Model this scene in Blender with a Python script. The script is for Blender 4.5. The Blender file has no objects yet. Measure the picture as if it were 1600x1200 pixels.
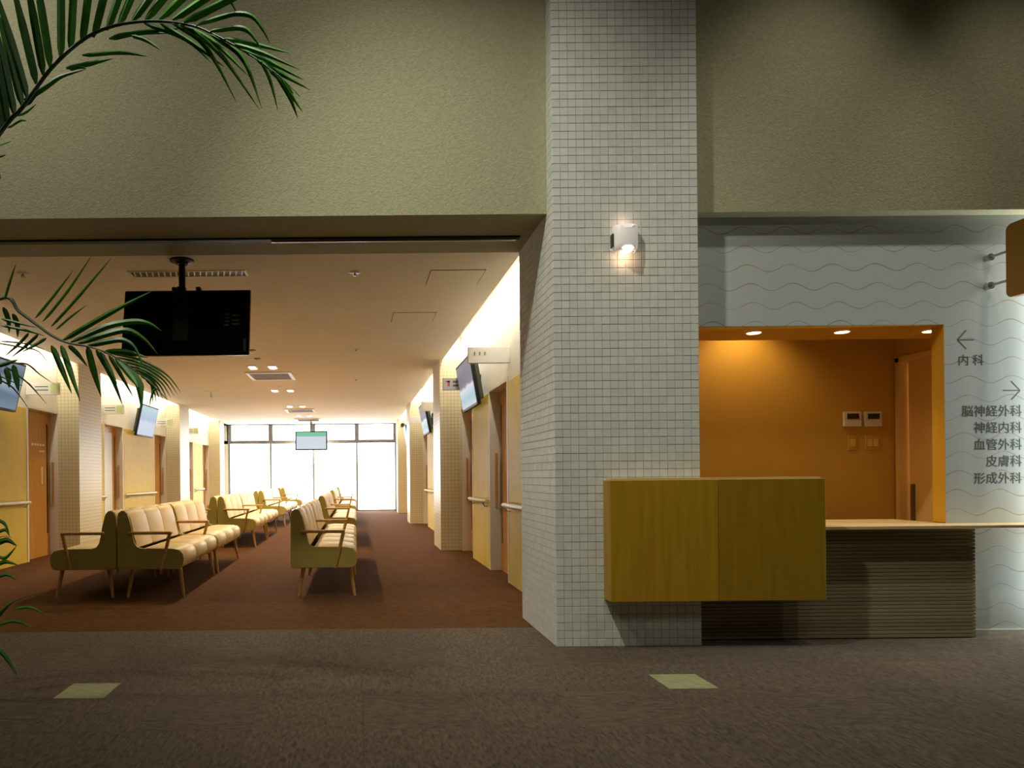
import bpy, math, random
from mathutils import Matrix, Vector
random.seed(7)
C = bpy.context.scene.collection
S = bpy.context.scene

# ------------------------------------------------------------------ camera
F = 1090.0; VX = 557.0; VY = 745.0; ROLL = 0.0095; EYE = 1.10
cam = bpy.data.cameras.new('camera')
cam.sensor_width = 36.0; cam.lens = F / 1600 * 36.0
cam.shift_x = (800 - VX) / 1600; cam.shift_y = (VY - 600) / 1600
cam.clip_start = 0.05; cam.clip_end = 500
co = bpy.data.objects.new('camera', cam); C.objects.link(co)
co.matrix_world = Matrix.Translation((0, 0, EYE)) @ Matrix.Rotation(ROLL, 4, 'Y') @ Matrix.Rotation(math.pi/2, 4, 'X')
S.camera = co

def at(px, py, d):
    """photo point and distance -> place in the room"""
    dx, dy = px - VX, VY - py
    u = dx*math.cos(ROLL) + dy*math.sin(ROLL); v = -dx*math.sin(ROLL) + dy*math.cos(ROLL)
    return Vector((u*d/F, d, EYE + v*d/F))

# ------------------------------------------------------------------ sky, lights, exposure
S.view_settings.view_transform = 'Standard'
S.view_settings.look = 'None'
S.view_settings.gamma = 1.0
S.view_settings.exposure = 0.0
S.view_settings.use_curve_mapping = False
w = bpy.data.worlds.new('sky'); S.world = w; w.use_nodes = True
wb = w.node_tree.nodes['Background']
wb.inputs[0].default_value = (0.95, 0.97, 1.0, 1); wb.inputs[1].default_value = 12.0

def area(name, loc, size, rot, power, col, size_y=None, spread=None):
    l = bpy.data.lights.new(name, 'AREA'); l.energy = power; l.color = col[:3]
    l.size = size
    if size_y: l.shape = 'RECTANGLE'; l.size_y = size_y
    if spread: l.spread = spread
    o = bpy.data.objects.new(name, l); C.objects.link(o); o.location = loc; o.rotation_euler = rot
    return o
def spot(name, loc, target, power, col, radius=0.05, ang=80, blend=0.6):
    l = bpy.data.lights.new(name, 'SPOT'); l.energy = power; l.color = col[:3]
    l.shadow_soft_size = radius; l.spot_size = math.radians(ang); l.spot_blend = blend
    o = bpy.data.objects.new(name, l); C.objects.link(o); o.location = loc
    d = Vector(target) - Vector(loc); o.rotation_euler = d.to_track_quat('-Z', 'Y').to_euler()
    return o
LCOL = (0.98, 0.96, 0.82); WARM = (1.0, 0.80, 0.52); COVE = (1.0, 0.94, 0.84); NWARM = (1.0, 0.72, 0.40)
# high lobby ceiling lamps; the last is an added fill behind the camera
# x, y, z, target, watts, cone
LOBBY_LAMPS_AND_FILL = [(-0.9, 2.1, 6.1, (1.5, 4.46, 0.75), 690, 62), (3.0, 3.05, 6.1, (3.0, 4.69, 1.3), 215, 50),
               (4.40, 3.05, 6.1, (4.3, 4.69, 1.4), 175, 46), (-3.0, 2.8, 6.1, (-2.2, 4.6, 1.5), 360, 88),
               (-0.6, 3.9, 6.1, (0.6, 4.3, 0), 90, 60), (1.3, -0.8, 6.1, (0.4, 6.0, 0.8), 215, 66)]
for x, y, z, tg, p, cone in LOBBY_LAMPS_AND_FILL:
    spot('lobby_lamp_and_fill_light', (x, y, z-0.03), tg, p, LCOL, 0.6 if y < 0 else 0.09, cone, 1.0)

# ------------------------------------------------------------------ materials
def mat(name, col, rough=0.6, metal=0.0, emis=None, estr=0.0, spec=0.5, noise=0.0, nscale=40, bump=0.0, bscale=200, var=0.0, coat=0.0):
    m = bpy.data.materials.new(name); m.use_nodes = True
    nt = m.node_tree; b = nt.nodes['Principled BSDF']
    b.inputs['Base Color'].default_value = (*col, 1); b.inputs['Roughness'].default_value = rough
    b.inputs['Metallic'].default_value = metal; b.inputs['Specular IOR Level'].default_value = spec
    if coat: b.inputs['Coat Weight'].default_value = coat
    if emis: b.inputs['Emission Color'].default_value = (*emis, 1); b.inputs['Emission Strength'].default_value = estr
    tc = nt.nodes.new('ShaderNodeTexCoord')
    src = None
    if noise:
        n = nt.nodes.new('ShaderNodeTexNoise'); n.inputs['Scale'].default_value = nscale; n.inputs['Detail'].default_value = 3
        nt.links.new(tc.outputs['Object'], n.inputs['Vector'])
        mr = nt.nodes.new('ShaderNodeMapRange'); mr.inputs[1].default_value = 0.25; mr.inputs[2].default_value = 0.75
        mr.inputs[3].default_value = 1-noise; mr.inputs[4].default_value = 1+noise
        nt.links.new(n.outputs['Fac'], mr.inputs[0]); src = mr.outputs[0]
    if var:
        oi = nt.nodes.new('ShaderNodeObjectInfo'); g = nt.nodes.new('ShaderNodeNewGeometry')
        ad = nt.nodes.new('ShaderNodeMath'); ad.operation = 'ADD'
        nt.links.new(oi.outputs['Random'], ad.inputs[0]); nt.links.new(g.outputs['Random Per Island'], ad.inputs[1])
        fr = nt.nodes.new('ShaderNodeMath'); fr.operation = 'FRACT'; nt.links.new(ad.outputs[0], fr.inputs[0])
        m2 = nt.nodes.new('ShaderNodeMapRange'); m2.inputs[3].default_value = 1-var; m2.inputs[4].default_value = 1+var
        nt.links.new(fr.outputs[0], m2.inputs[0])
        if src:
            mu = nt.nodes.new('ShaderNodeMath'); mu.operation = 'MULTIPLY'
            nt.links.new(src, mu.inputs[0]); nt.links.new(m2.outputs[0], mu.inputs[1]); src = mu.outputs[0]
        else: src = m2.outputs[0]
    if src:
        vm = nt.nodes.new('ShaderNodeVectorMath'); vm.operation = 'SCALE'
        vm.inputs[0].default_value = col; nt.links.new(src, vm.inputs['Scale'])
        nt.links.new(vm.outputs[0], b.inputs['Base Color'])
    if bump:
        n2 = nt.nodes.new('ShaderNodeTexNoise'); n2.inputs['Scale'].default_value = bscale; n2.inputs['Detail'].default_value = 2
        nt.links.new(tc.outputs['Object'], n2.inputs['Vector'])
        bp = nt.nodes.new('ShaderNodeBump'); bp.inputs['Strength'].default_value = 1.0; bp.inputs['Distance'].default_value = bump
        nt.links.new(n2.outputs['Fac'], bp.inputs['Height']); nt.links.new(bp.outputs[0], b.inputs['Normal'])
    return m

def wood(name, c1, c2, rough=0.45, axis='Z', scale=6, stretch=14, var=0.0):
    m = bpy.data.materials.new(name); m.use_nodes = True
    nt = m.node_tree; b = nt.nodes['Principled BSDF']; b.inputs['Roughness'].default_value = rough
    tc = nt.nodes.new('ShaderNodeTexCoord'); mp = nt.nodes.new('ShaderNodeMapping')
    sc = [scale*stretch]*3; sc['XYZ'.index(axis)] = scale
    mp.inputs['Scale'].default_value = sc
    nt.links.new(tc.outputs['Object'], mp.inputs[0])
    n = nt.nodes.new('ShaderNodeTexNoise'); n.inputs['Scale'].default_value = 0.35; n.inputs['Detail'].default_value = 4
    nt.links.new(mp.outputs[0], n.inputs['Vector'])
    r = nt.nodes.new('ShaderNodeValToRGB')
    r.color_ramp.elements[0].position = 0.35; r.color_ramp.elements[0].color = (*c1, 1)
    r.color_ramp.elements[1].position = 0.68; r.color_ramp.elements[1].color = (*c2, 1)
    nt.links.new(n.outputs['Fac'], r.inputs[0]); nt.links.new(r.outputs[0], b.inputs['Base Color'])
    return m

M = {}
M['stucco'] = mat('olive_beige_stucco', (0.385, 0.36, 0.225), 0.9, noise=0.10, nscale=45, bump=0.0035, bscale=95, spec=0.2)
M['soffit'] = mat('soffit_paint', (0.42, 0.36, 0.22), 0.8, noise=0.04, nscale=8)
M['tile'] = mat('glazed_mosaic_tile', (0.66, 0.67, 0.61), 0.62, noise=0.05, nscale=25, var=0.05, spec=0.15)
M['grout'] = mat('tile_grout', (0.38, 0.38, 0.32), 0.95)
M['white_wall'] = mat('off_white_wall_paint', (0.76, 0.72, 0.60), 0.85, noise=0.02, nscale=6)
M['yellow_panel'] = mat('mustard_wall_panel', (0.66, 0.49, 0.05), 0.6, noise=0.06, nscale=5)
M['ceiling'] = mat('corridor_ceiling_paint', (0.86, 0.79, 0.67), 0.9, noise=0.02, nscale=3)
M['frame'] = mat('cream_door_frame', (0.74, 0.68, 0.55), 0.5)
M['white'] = mat('white_plastic', (0.75, 0.74, 0.70), 0.45)
M['mull'] = mat('grey_window_frame', (0.22, 0.21, 0.22), 0.5, metal=0.2)
M['door'] = wood('orange_door_veneer', (0.50, 0.23, 0.035), (0.60, 0.30, 0.06), 0.42, 'Z')
M['oak'] = wood('oak_veneer', (0.38, 0.205, 0.007), (0.45, 0.25, 0.011), 0.45, 'Z')
M['oak_light'] = wood('light_oak_edge', (0.58, 0.40, 0.17), (0.66, 0.47, 0.22), 0.4, 'X')
M['beech'] = wood('beech_frame', (0.50, 0.27, 0.07), (0.62, 0.36, 0.11), 0.4, 'Y', 5)
M['leather'] = mat('tan_vinyl', (0.74, 0.56, 0.26), 0.48, noise=0.03, nscale=9, spec=0.5)
M['leather_shade'] = mat('shaded_vinyl_end', (0.44, 0.35, 0.08), 0.5, noise=0.04, nscale=9)  # tan vinyl turned olive: the dim lobby-side light is put into the colour
M['dark_metal'] = mat('black_metal', (0.008, 0.009, 0.010), 0.5, spec=0.2)
M['tvback'] = mat('black_glossy_plastic', (0.004, 0.006, 0.005), 0.25, spec=0.15)
M['tvgreen'] = mat('dark_olive_casing', (0.035, 0.04, 0.015), 0.5)
M['chrome'] = mat('brushed_metal', (0.55, 0.53, 0.48), 0.3, metal=0.9)
M['slit'] = mat('dark_slit_glass', (0.02, 0.015, 0.01), 0.15)
M['orange'] = mat('orange_niche_paint', (0.66, 0.33, 0.018), 0.6, noise=0.02, nscale=4)
M['orange_wall'] = mat('ochre_reception_wall', (0.60, 0.33, 0.035), 0.75, noise=0.03, nscale=3)
M['pinkdoor'] = mat('salmon_brown_door', (0.80, 0.48, 0.13), 0.5)
M['brown_panel'] = mat('dark_brown_panel', (0.16, 0.105, 0.03), 0.6)
M['rib'] = mat('grey_brown_slat', (0.27, 0.22, 0.12), 0.6, var=0.12)
M['text'] = mat('charcoal_lettering', (0.03, 0.035, 0.025), 0.6)
M['text_olive'] = mat('olive_lettering', (0.10, 0.11, 0.05), 0.6)
M['text_white'] = mat('white_lettering', (0.8, 0.75, 0.6), 0.6)
M['text_red'] = mat('red_lettering', (0.55, 0.10, 0.06), 0.6)
M['sign'] = mat('off_white_sign_plate', (0.72, 0.69, 0.62), 0.4)
M['sign_grey'] = mat('grey_sign_plate', (0.45, 0.42, 0.38), 0.4)
M['sign_green'] = mat('pale_green_pictogram', (0.55, 0.60, 0.25), 0.5)
M['black'] = mat('black_display', (0.02, 0.018, 0.012), 0.3)
M['sign_brown'] = mat('golden_brown_sign', (0.38, 0.18, 0.008), 0.45)
M['glass'] = mat('window_glass', (1, 1, 1), 0.0)
gb = M['glass'].node_tree
for n in list(gb.nodes):
    if n.type != 'OUTPUT_MATERIAL': gb.nodes.remove(n)
tr = gb.nodes.new('ShaderNodeBsdfTransparent'); tr.inputs[0].default_value = (0.93, 0.94, 0.94, 1)
gl = gb.nodes.new('ShaderNodeBsdfGlossy'); gl.inputs['Roughness'].default_value = 0.02
mx = gb.nodes.new('ShaderNodeMixShader'); mx.inputs[0].default_value = 0.05
gb.links.new(tr.outputs[0], mx.inputs[1]); gb.links.new(gl.outputs[0], mx.inputs[2])
gb.links.new(mx.outputs[0], [n for n in gb.nodes if n.type == 'OUTPUT_MATERIAL'][0].inputs[0])
def emit(name, col, s):
    return mat(name, (0.02, 0.02, 0.02), 0.4, emis=col, estr=s)
M['lamp_warm'] = emit('lit_lens', (1.0, 0.80, 0.60), 9.0)
M['lamp_niche'] = emit('lit_niche_lens', (1.0, 0.72, 0.45), 6.0)
M['cove_tube'] = emit('cove_tube', (1.0, 0.95, 0.85), 3.0)
M['exit_lamp'] = emit('lobby_lens', (1.0, 0.93, 0.8), 8.0)

def carpet(name, col, axis, amp=0.5, sc=0.75, blotch=0.08, sheen=0.05):
    """short looped pile: streaks along one axis, colour only; random tone per tile"""
    m = bpy.data.materials.new(name); m.use_nodes = True
    nt = m.node_tree; b = nt.nodes['Principled BSDF']
    b.inputs['Roughness'].default_value = 0.95; b.inputs['Specular IOR Level'].default_value = 0.12
    b.inputs['Sheen Weight'].default_value = sheen
    tc = nt.nodes.new('ShaderNodeTexCoord'); mp = nt.nodes.new('ShaderNodeMapping')
    s = [90*sc, 90*sc, 1]; s[axis] = 26*sc; mp.inputs['Scale'].default_value = s
    nt.links.new(tc.outputs['Object'], mp.inputs[0])
    oi = nt.nodes.new('ShaderNodeObjectInfo')
    va = nt.nodes.new('ShaderNodeVectorMath'); va.operation = 'ADD'
    mu = nt.nodes.new('ShaderNodeMath'); mu.operation = 'MULTIPLY'; mu.inputs[1].default_value = 50
    nt.links.new(oi.outputs['Random'], mu.inputs[0])
    nt.links.new(mp.outputs[0], va.inputs[0]); nt.links.new(mu.outputs[0], va.inputs[1])
    n = nt.nodes.new('ShaderNodeTexNoise'); n.inputs['Scale'].default_value = 1.0; n.inputs['Detail'].default_value = 3; n.inputs['Roughness'].default_value = 0.7
    nt.links.new(va.outputs[0], n.inputs['Vector'])
    r = nt.nodes.new('ShaderNodeMapRange'); r.inputs[1].default_value = 0.3; r.inputs[2].default_value = 0.7
    r.inputs[3].default_value = 1-amp; r.inputs[4].default_value = 1+amp
    nt.links.new(n.outputs['Fac'], r.inputs[0])
    r2 = nt.nodes.new('ShaderNodeMapRange'); r2.inputs[3].default_value = 1-blotch; r2.inputs[4].default_value = 1+blotch
    nt.links.new(oi.outputs['Random'], r2.inputs[0])
    mm = nt.nodes.new('ShaderNodeMath'); mm.operation = 'MULTIPLY'
    nt.links.new(r.outputs[0], mm.inputs[0]); nt.links.new(r2.outputs[0], mm.inputs[1])
    vm = nt.nodes.new('ShaderNodeVectorMath'); vm.operation = 'SCALE'; vm.inputs[0].default_value = col
    nt.links.new(mm.outputs[0], vm.inputs['Scale']); nt.links.new(vm.outputs[0], b.inputs['Base Color'])
    bp = nt.nodes.new('ShaderNodeBump'); bp.inputs['Distance'].default_value = 0.003
    nt.links.new(n.outputs['Fac'], bp.inputs['Height']); nt.links.new(bp.outputs[0], b.inputs['Normal'])
    return m
CARP = (0.093, 0.066, 0.044)
M['carpet_x'] = carpet('lobby_carpet_lengthwise', CARP, 0)
M['carpet_y'] = carpet('lobby_carpet_crosswise', CARP, 1)
M['carpet_hall'] = carpet('corridor_carpet', (0.095, 0.038, 0.008), 0, 0.4, 0.6, 0.08, 0.0)
M['carpet_pale'] = carpet('pale_green_carpet', (0.29, 0.27, 0.14), 0, 0.25)

def wave_paper():
    m = bpy.data.materials.new('wave_line_wallpaper'); m.use_nodes = True
    nt = m.node_tree; b = nt.nodes['Principled BSDF']; b.inputs['Roughness'].default_value = 0.7
    L = nt.links.new; N = nt.nodes.new
    tc = N('ShaderNodeTexCoord'); sp = N('ShaderNodeSeparateXYZ'); L(tc.outputs['Object'], sp.inputs[0])
    def mth(op, a, b_=None):
        x = N('ShaderNodeMath'); x.operation = op
        for i, v in enumerate((a, b_)):
            if v is None: continue
            if isinstance(v, (int, float)): x.inputs[i].default_value = v
            else: L(v, x.inputs[i])
        return x.outputs[0]
    SP = 0.127
    row = mth('FLOOR', mth('DIVIDE', sp.outputs['Z'], SP))
    ph = mth('MULTIPLY', mth('SINE', mth('MULTIPLY', row, 12.9)), 1.2)
    sx = mth('SINE', mth('ADD', mth('MULTIPLY', sp.outputs['X'], 2*math.pi/0.286), ph))
    off = mth('MULTIPLY', sx, 0.024)
    loc = mth('SUBTRACT', sp.outputs['Z'], mth('MULTIPLY', mth('ADD', row, 0.5), SP))
    d = mth('ABSOLUTE', mth('SUBTRACT', loc, off))
    n = N('ShaderNodeTexNoise'); n.inputs['Scale'].default_value = 5; L(tc.outputs['Object'], n.inputs['Vector'])
    wid = mth('MULTIPLY', mth('SUBTRACT', n.outputs['Fac'], 0.15), 0.0068)
    on = mth('LESS_THAN', d, wid)
    mx = N('ShaderNodeMix'); mx.data_type = 'RGBA'
    L(on, mx.inputs[0]); mx.inputs[6].default_value = (0.48, 0.505, 0.48, 1); mx.inputs[7].default_value = (0.36, 0.27, 0.17, 1)
    L(mx.outputs[2], b.inputs['Base Color'])
    return m
M['wave'] = wave_paper()

# small mosaic seen from afar: joints in the material
def far_mosaic(name, col, ax):
    m = bpy.data.materials.new(name); m.use_nodes = True
    nt = m.node_tree; b = nt.nodes['Principled BSDF']; b.inputs['Roughness'].default_value = 0.4
    L = nt.links.new; N = nt.nodes.new
    g = N('ShaderNodeNewGeometry'); sp = N('ShaderNodeSeparateXYZ'); tc = N('ShaderNodeTexCoord'); L(tc.outputs['Object'], sp.inputs[0])
    sn = N('ShaderNodeSeparateXYZ'); L(g.outputs['Normal'], sn.inputs[0])
    def mth(op, a, b_=None):
        x = N('ShaderNodeMath'); x.operation = op
        for i, v in enumerate((a, b_)):
            if v is None: continue
            if isinstance(v, (int, float)): x.inputs[i].default_value = v
            else: L(v, x.inputs[i])
        return x.outputs[0]
    hor = mth('ADD', sp.outputs['X'], sp.outputs['Y'])
    j1 = mth('LESS_THAN', mth('FRACT', mth('DIVIDE', hor, 0.0515)), 0.10)
    j2 = mth('LESS_THAN', mth('FRACT', mth('DIVIDE', sp.outputs['Z'], 0.0515)), 0.10)
    j = mth('MAXIMUM', j1, j2)
    mx = N('ShaderNodeMix'); mx.data_type = 'RGBA'; L(j, mx.inputs[0])
    mx.inputs[6].default_value = (*col, 1); mx.inputs[7].default_value = (col[0]*.55, col[1]*.55, col[2]*.5, 1)
    L(mx.outputs[2], b.inputs['Base Color'])
    return m
M['mosaic'] = far_mosaic('cream_mosaic', (0.66, 0.58, 0.36), 0)

def screen_mat(name, bands, strength):
    """bands: (height fraction, colour) read bottom to top over the object's generated Z"""
    m = bpy.data.materials.new(name); m.use_nodes = True
    nt = m.node_tree; b = nt.nodes['Principled BSDF']
    b.inputs['Base Color'].default_value = (0.02, 0.02, 0.02, 1); b.inputs['Roughness'].default_value = 0.6; b.inputs['Specular IOR Level'].default_value = 0.1
    tc = nt.nodes.new('ShaderNodeTexCoord'); sp = nt.nodes.new('ShaderNodeSeparateXYZ'); nt.links.new(tc.outputs['Generated'], sp.inputs[0])
    r = nt.nodes.new('ShaderNodeValToRGB'); r.color_ramp.interpolation = 'LINEAR'
    while len(r.color_ramp.elements) < len(bands): r.color_ramp.elements.new(0.5)
    for e, (p, c) in zip(r.color_ramp.elements, bands): e.position = p; e.color = (*c, 1)
    n = nt.nodes.new('ShaderNodeTexNoise'); n.inputs['Scale'].default_value = 4; n.inputs['Detail'].default_value = 2
    nt.links.new(tc.outputs['Generated'], n.inputs['Vector'])
    a = nt.nodes.new('ShaderNodeMath'); a.operation = 'MULTIPLY_ADD'; a.inputs[1].default_value = 0.16; a.inputs[2].default_value = -0.08
    nt.links.new(n.outputs['Fac'], a.inputs[0])
    ad = nt.nodes.new('ShaderNodeMath'); ad.operation = 'ADD'
    nt.links.new(sp.outputs['Z'], ad.inputs[0]); nt.links.new(a.outputs[0], ad.inputs[1]); nt.links.new(ad.outputs[0], r.inputs[0])
    nt.links.new(r.outputs[0], b.inputs['Emission Color']); b.inputs['Emission Strength'].default_value = strength
    return m
M['screen_blue'] = screen_mat('screen_blue', [(0, (.30, .42, .55)), (.3, (.18, .30, .42)), (.55, (.55, .68, .80)), (.75, (.16, .24, .33)), (1, (.35, .45, .55))], 0.55)
M['screen_pale'] = screen_mat('screen_pale', [(0, (.75, .78, .85)), (.2, (.45, .70, .80)), (.42, (.85, .88, .95)), (.5, (.30, .28, .33)), (1, (.33, .30, .33))], 0.75)
M['screen_lilac'] = screen_mat('screen_lilac', [(0, (.66, .72, .90)), (.45, (.70, .78, .92)), (.55, (.50, .62, .78)), (1, (.55, .80, .85))], 0.8)
M['leaf'] = mat('palm_leaf_green', (0.050, 0.23, 0.012), 0.42, noise=0.25, nscale=20, var=0.25)
M['leaf_dry'] = mat('dry_leaf_tip', (0.28, 0.21, 0.06), 0.6, noise=0.2, nscale=30)
M['stem'] = mat('palm_stem', (0.05, 0.11, 0.035), 0.5, noise=0.2, nscale=20)
M['stem_dark'] = mat('dark_midrib', (0.025, 0.05, 0.03), 0.5)
M['pot'] = mat('grey_pot', (0.25, 0.24, 0.22), 0.6)
M['soil'] = mat('soil', (0.05, 0.035, 0.02), 0.95, noise=0.3, nscale=60)
M['outside'] = mat('pale_paving', (0.75, 0.76, 0.78), 0.9, noise=0.05, nscale=2)
M['house'] = mat('pale_rendered_house', (0.85, 0.86, 0.86), 0.9)

# ------------------------------------------------------------------ geometry helpers
class MB:
    def __init__(s): s.v = []; s.f = []
    def box(s, a, b, bev=0.0):
        x0, y0, z0 = [min(a[i], b[i]) for i in range(3)]; x1, y1, z1 = [max(a[i], b[i]) for i in range(3)]
        if bev <= 0:
            k = len(s.v)
            s.v += [(x0,y0,z0),(x1,y0,z0),(x1,y1,z0),(x0,y1,z0),(x0,y0,z1),(x1,y0,z1),(x1,y1,z1),(x0,y1,z1)]
            s.f += [tuple(k+i for i in q) for q in ((0,3,2,1),(4,5,6,7),(0,1,5,4),(1,2,6,5),(2,3,7,6),(3,0,4,7))]
            return s
        c = [(x0,x1),(y0,y1),(z0,z1)]; k = len(s.v); idx = {}
        for ix in (0,1):
            for iy in (0,1):
                for iz in (0,1):
                    for ax in range(3):
                        p = []
                        for a_, i_ in enumerate((ix,iy,iz)):
                            q = c[a_][i_]
                            if a_ != ax: q += bev if i_ == 0 else -bev
                            p.append(q)
                        idx[(ix,iy,iz,ax)] = len(s.v); s.v.append(tuple(p))
        def fc(*q): s.f.append(tuple(idx[t] for t in q))
        for i in (0,1):
            o = [(0,0),(1,0),(1,1),(0,1)]
            if i == 0: o = o[::-1]
            fc(*[(i,a_,b_,0) for a_,b_ in o]); fc(*[(b_,i,a_,1) for a_,b_ in o]); fc(*[(a_,b_,i,2) for a_,b_ in o])
        for a_ in (0,1):
            for b_ in (0,1):
                fc((0,a_,b_,1),(1,a_,b_,1),(1,a_,b_,2),(0,a_,b_,2)); fc((a_,0,b_,0),(a_,1,b_,0),(a_,1,b_,2),(a_,0,b_,2)); fc((a_,b_,0,0),(a_,b_,1,0),(a_,b_,1,1),(a_,b_,0,1))
                for c_ in (0,1): fc((a_,b_,c_,0),(a_,b_,c_,1),(a_,b_,c_,2))
        return s
    def tube(s, pts, rad, n=8, cap=True):
        pts = [Vector(p) for p in pts]
        if isinstance(rad, (int, float)): rad = [rad]*len(pts)
        k0 = len(s.v)
        for i, p in enumerate(pts):
            t = (pts[min(i+1, len(pts)-1)] - pts[max(i-1, 0)]).normalized()
            r = Vector((0,0,1)) if abs(t.z) < 0.9 else Vector((1,0,0))
            a = t.cross(r).normalized(); b = t.cross(a).normalized()
            for j in range(n):
                an = 2*math.pi*j/n; q = p + (a*math.cos(an) + b*math.sin(an))*rad[i]; s.v.append(tuple(q))
        for i in range(len(pts)-1):
            for j in range(n):
                a0 = k0+i*n+j; a1 = k0+i*n+(j+1) % n; s.f.append((a0, a1, a1+n, a0+n))
        if cap:
            s.f.append(tuple(k0+j for j in range(n))[::-1]); e = k0+(len(pts)-1)*n; s.f.append(tuple(e+j for j in range(n)))
        return s
    def prism(s, prof, y0, y1, inset=0.0, b=0.0):
        """closed x,z outline swept along y, softly inset at both ends"""
        n = len(prof); cx = sum(p[0] for p in prof)/n; cz = sum(p[1] for p in prof)/n
        def ring(y, k): 
            i0 = len(s.v)
            for x, z in prof: s.v.append((cx+(x-cx)*(1-k), y, cz+(z-cz)*(1-k)))
            return i0
        R = [ring(y0, inset), ring(y0+b, 0), ring(y1-b, 0), ring(y1, inset)] if inset else [ring(y0, 0), ring(y1, 0)]
        for r0, r1 in zip(R, R[1:]):
            for j in range(n): s.f.append((r0+j, r0+(j+1) % n, r1+(j+1) % n, r1+j))
        s.f.append(tuple(R[0]+j for j in range(n))[::-1]); s.f.append(tuple(R[-1]+j for j in range(n)))
        return s
    def lathe(s, prof, cx, cy, n=20):
        k = len(s.v)
        for r, z in prof:
            for j in range(n):
                a = 2*math.pi*j/n; s.v.append((cx+r*math.cos(a), cy+r*math.sin(a), z))
        for i in range(len(prof)-1):
            for j in range(n):
                a0 = k+i*n+j; a1 = k+i*n+(j+1) % n; s.f.append((a0, a1, a1+n, a0+n))
        s.f.append(tuple(k+j for j in range(n))[::-1]); e = k+(len(prof)-1)*n; s.f.append(tuple(e+j for j in range(n)))
        return s
    def mirror(s):
        s.v = [(-x, y, z) for x, y, z in s.v]; s.f = [f[::-1] for f in s.f]; return s
    def mesh(s, name, m, smooth=False):
        me = bpy.data.meshes.new(name); me.from_pydata(s.v, [], s.f); me.materials.append(m)
        import bmesh
        bm = bmesh.new(); bm.from_mesh(me); bmesh.ops.recalc_face_normals(bm, faces=bm.faces[:]); bm.to_mesh(me); bm.free()
        if smooth:
            me.polygons.foreach_set('use_smooth', [True]*len(me.polygons))
            try: me.set_sharp_from_angle(angle=math.radians(40))
            except Exception: pass
        return me
def link(name, me, parent=None, **props):
    o = bpy.data.objects.new(name, me); C.objects.link(o)
    if parent: o.parent = parent
    for k, v in props.items(): o[k] = v
    return o
def obj(name, mb, m, parent=None, smooth=False, **props):
    return link(name, mb.mesh(name, m, smooth), parent, **props)
def thing(name, label, cat, loc=(0,0,0), group=None):
    o = bpy.data.objects.new(name, None); C.objects.link(o); o.location = loc; o.empty_display_size = 0.1
    o['label'] = label; o['category'] = cat
    if group: o['group'] = group
    return o
def struct(name, mb, m, parent=None, **p):
    o = obj(name, mb, m, parent, **p)
    if not parent: o['kind'] = 'structure'
    return o
def copy_thing(src, label, loc):
    r = src.copy(); C.objects.link(r); r['label'] = label; r.location = loc
    for ch in src.children:
        c = ch.copy(); C.objects.link(c); c.parent = r
        for g in ch.children:
            d = g.copy(); C.objects.link(d); d.parent = c
    return r
B = lambda a, b, bev=0.0: MB().box(a, b, bev)
def text_mesh(name, body, size, m, matrix, parent=None, align='CENTER', spacing=1.0, depth=0.0008, bold=0.0, **props):
    cu = bpy.data.curves.new(name+'_outline', 'FONT'); cu.body = body; cu.size = size; cu.align_x = align; cu.align_y = 'CENTER'
    cu.extrude = depth; cu.space_character = spacing; cu.offset = bold
    to = bpy.data.objects.new(name+'_outline', cu); C.objects.link(to)
    dg = bpy.context.evaluated_depsgraph_get(); dg.update()
    me = bpy.data.meshes.new_from_object(to.evaluated_get(dg)); me.name = name
    bpy.data.objects.remove(to); bpy.data.curves.remove(cu)
    me.materials.clear(); me.materials.append(m); me.transform(matrix)
    return link(name, me, parent, **props)
def facing_cam(x, y, z): return Matrix.Translation((x, y, z)) @ Matrix.Rotation(math.pi/2, 4, 'X')
def facing_px(x, y, z): return Matrix.Translation((x, y, z)) @ Matrix.Rotation(math.pi/2, 4, 'Z') @ Matrix.Rotation(math.pi/2, 4, 'X')

# ------------------------------------------------------------------ main dimensions
ZC = 2.82                       # soffit and corridor ceiling
PX0, PX1, PY0, PY1 = 1.27, 2.197, 4.46, 5.38   # tiled pillar
BY = 4.594                      # beam front
WY = 4.69                       # wave wall front
XL, XR = -4.41, 1.56            # corridor walls
CL, CR = -4.14, 1.29            # corridor ceiling edges (cove gaps outside them)
DEND = 22.5
HZ = 6.2
LX0, LX1, LY0 = -8.0, 7.0, -4.0

# ------------------------------------------------------------------ floors
floor = struct('floor', B((LX0, LY0, -0.2), (LX1, 5.04, -0.008)).box((XL-0.3, 5.04, -0.2), (XR+0.3, DEND+0.2, -0.008)).box((2.0, 5.04, -0.2), (LX1, 6.2, -0.008)), M['grout'])
tile_me = [B((0.0003, 0.0003, -0.008), (0.4997, 0.4997, 0.0), 0.0006).mesh('carpet_tile', M[k]) for k in ('carpet_x', 'carpet_y')]
for i in range(-8, 12):
    for j in range(0, 6):
        o = link('carpet_tile', tile_me[(i+j+(i*j) % 2) % 2], floor); o.location = (i*0.5+0.02, 5.04-0.5*(6-j), 0)
obj('carpet', B((LX0, LY0, -0.008), (LX1, 2.04, 0)).box((LX0, 2.04, -0.008), (-3.98, 5.04, 0)).box((6.02, 2.04, -0.008), (LX1, 5.04, 0)), M['carpet_x'], floor)
obj('corridor_carpet', B((XL-0.3, 5.04, -0.008), (XR+0.3, DEND+0.2, 0)), M['carpet_hall'], floor)
for px, py in ((108, 1092), (1072, 1084)):
    pass
def pale(x0, y0, lab):
    obj('carpet_inset', B((x0, y0, -0.002), (x0+0.255, y0+0.255, 0.0015), 0.001), M['carpet_pale'], floor, label=lab)
pale(-1.535, 3.505, 'pale green square carpet inset on the left'); pale(1.59, 3.57, 'pale green square carpet inset in front of the pillar')

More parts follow.
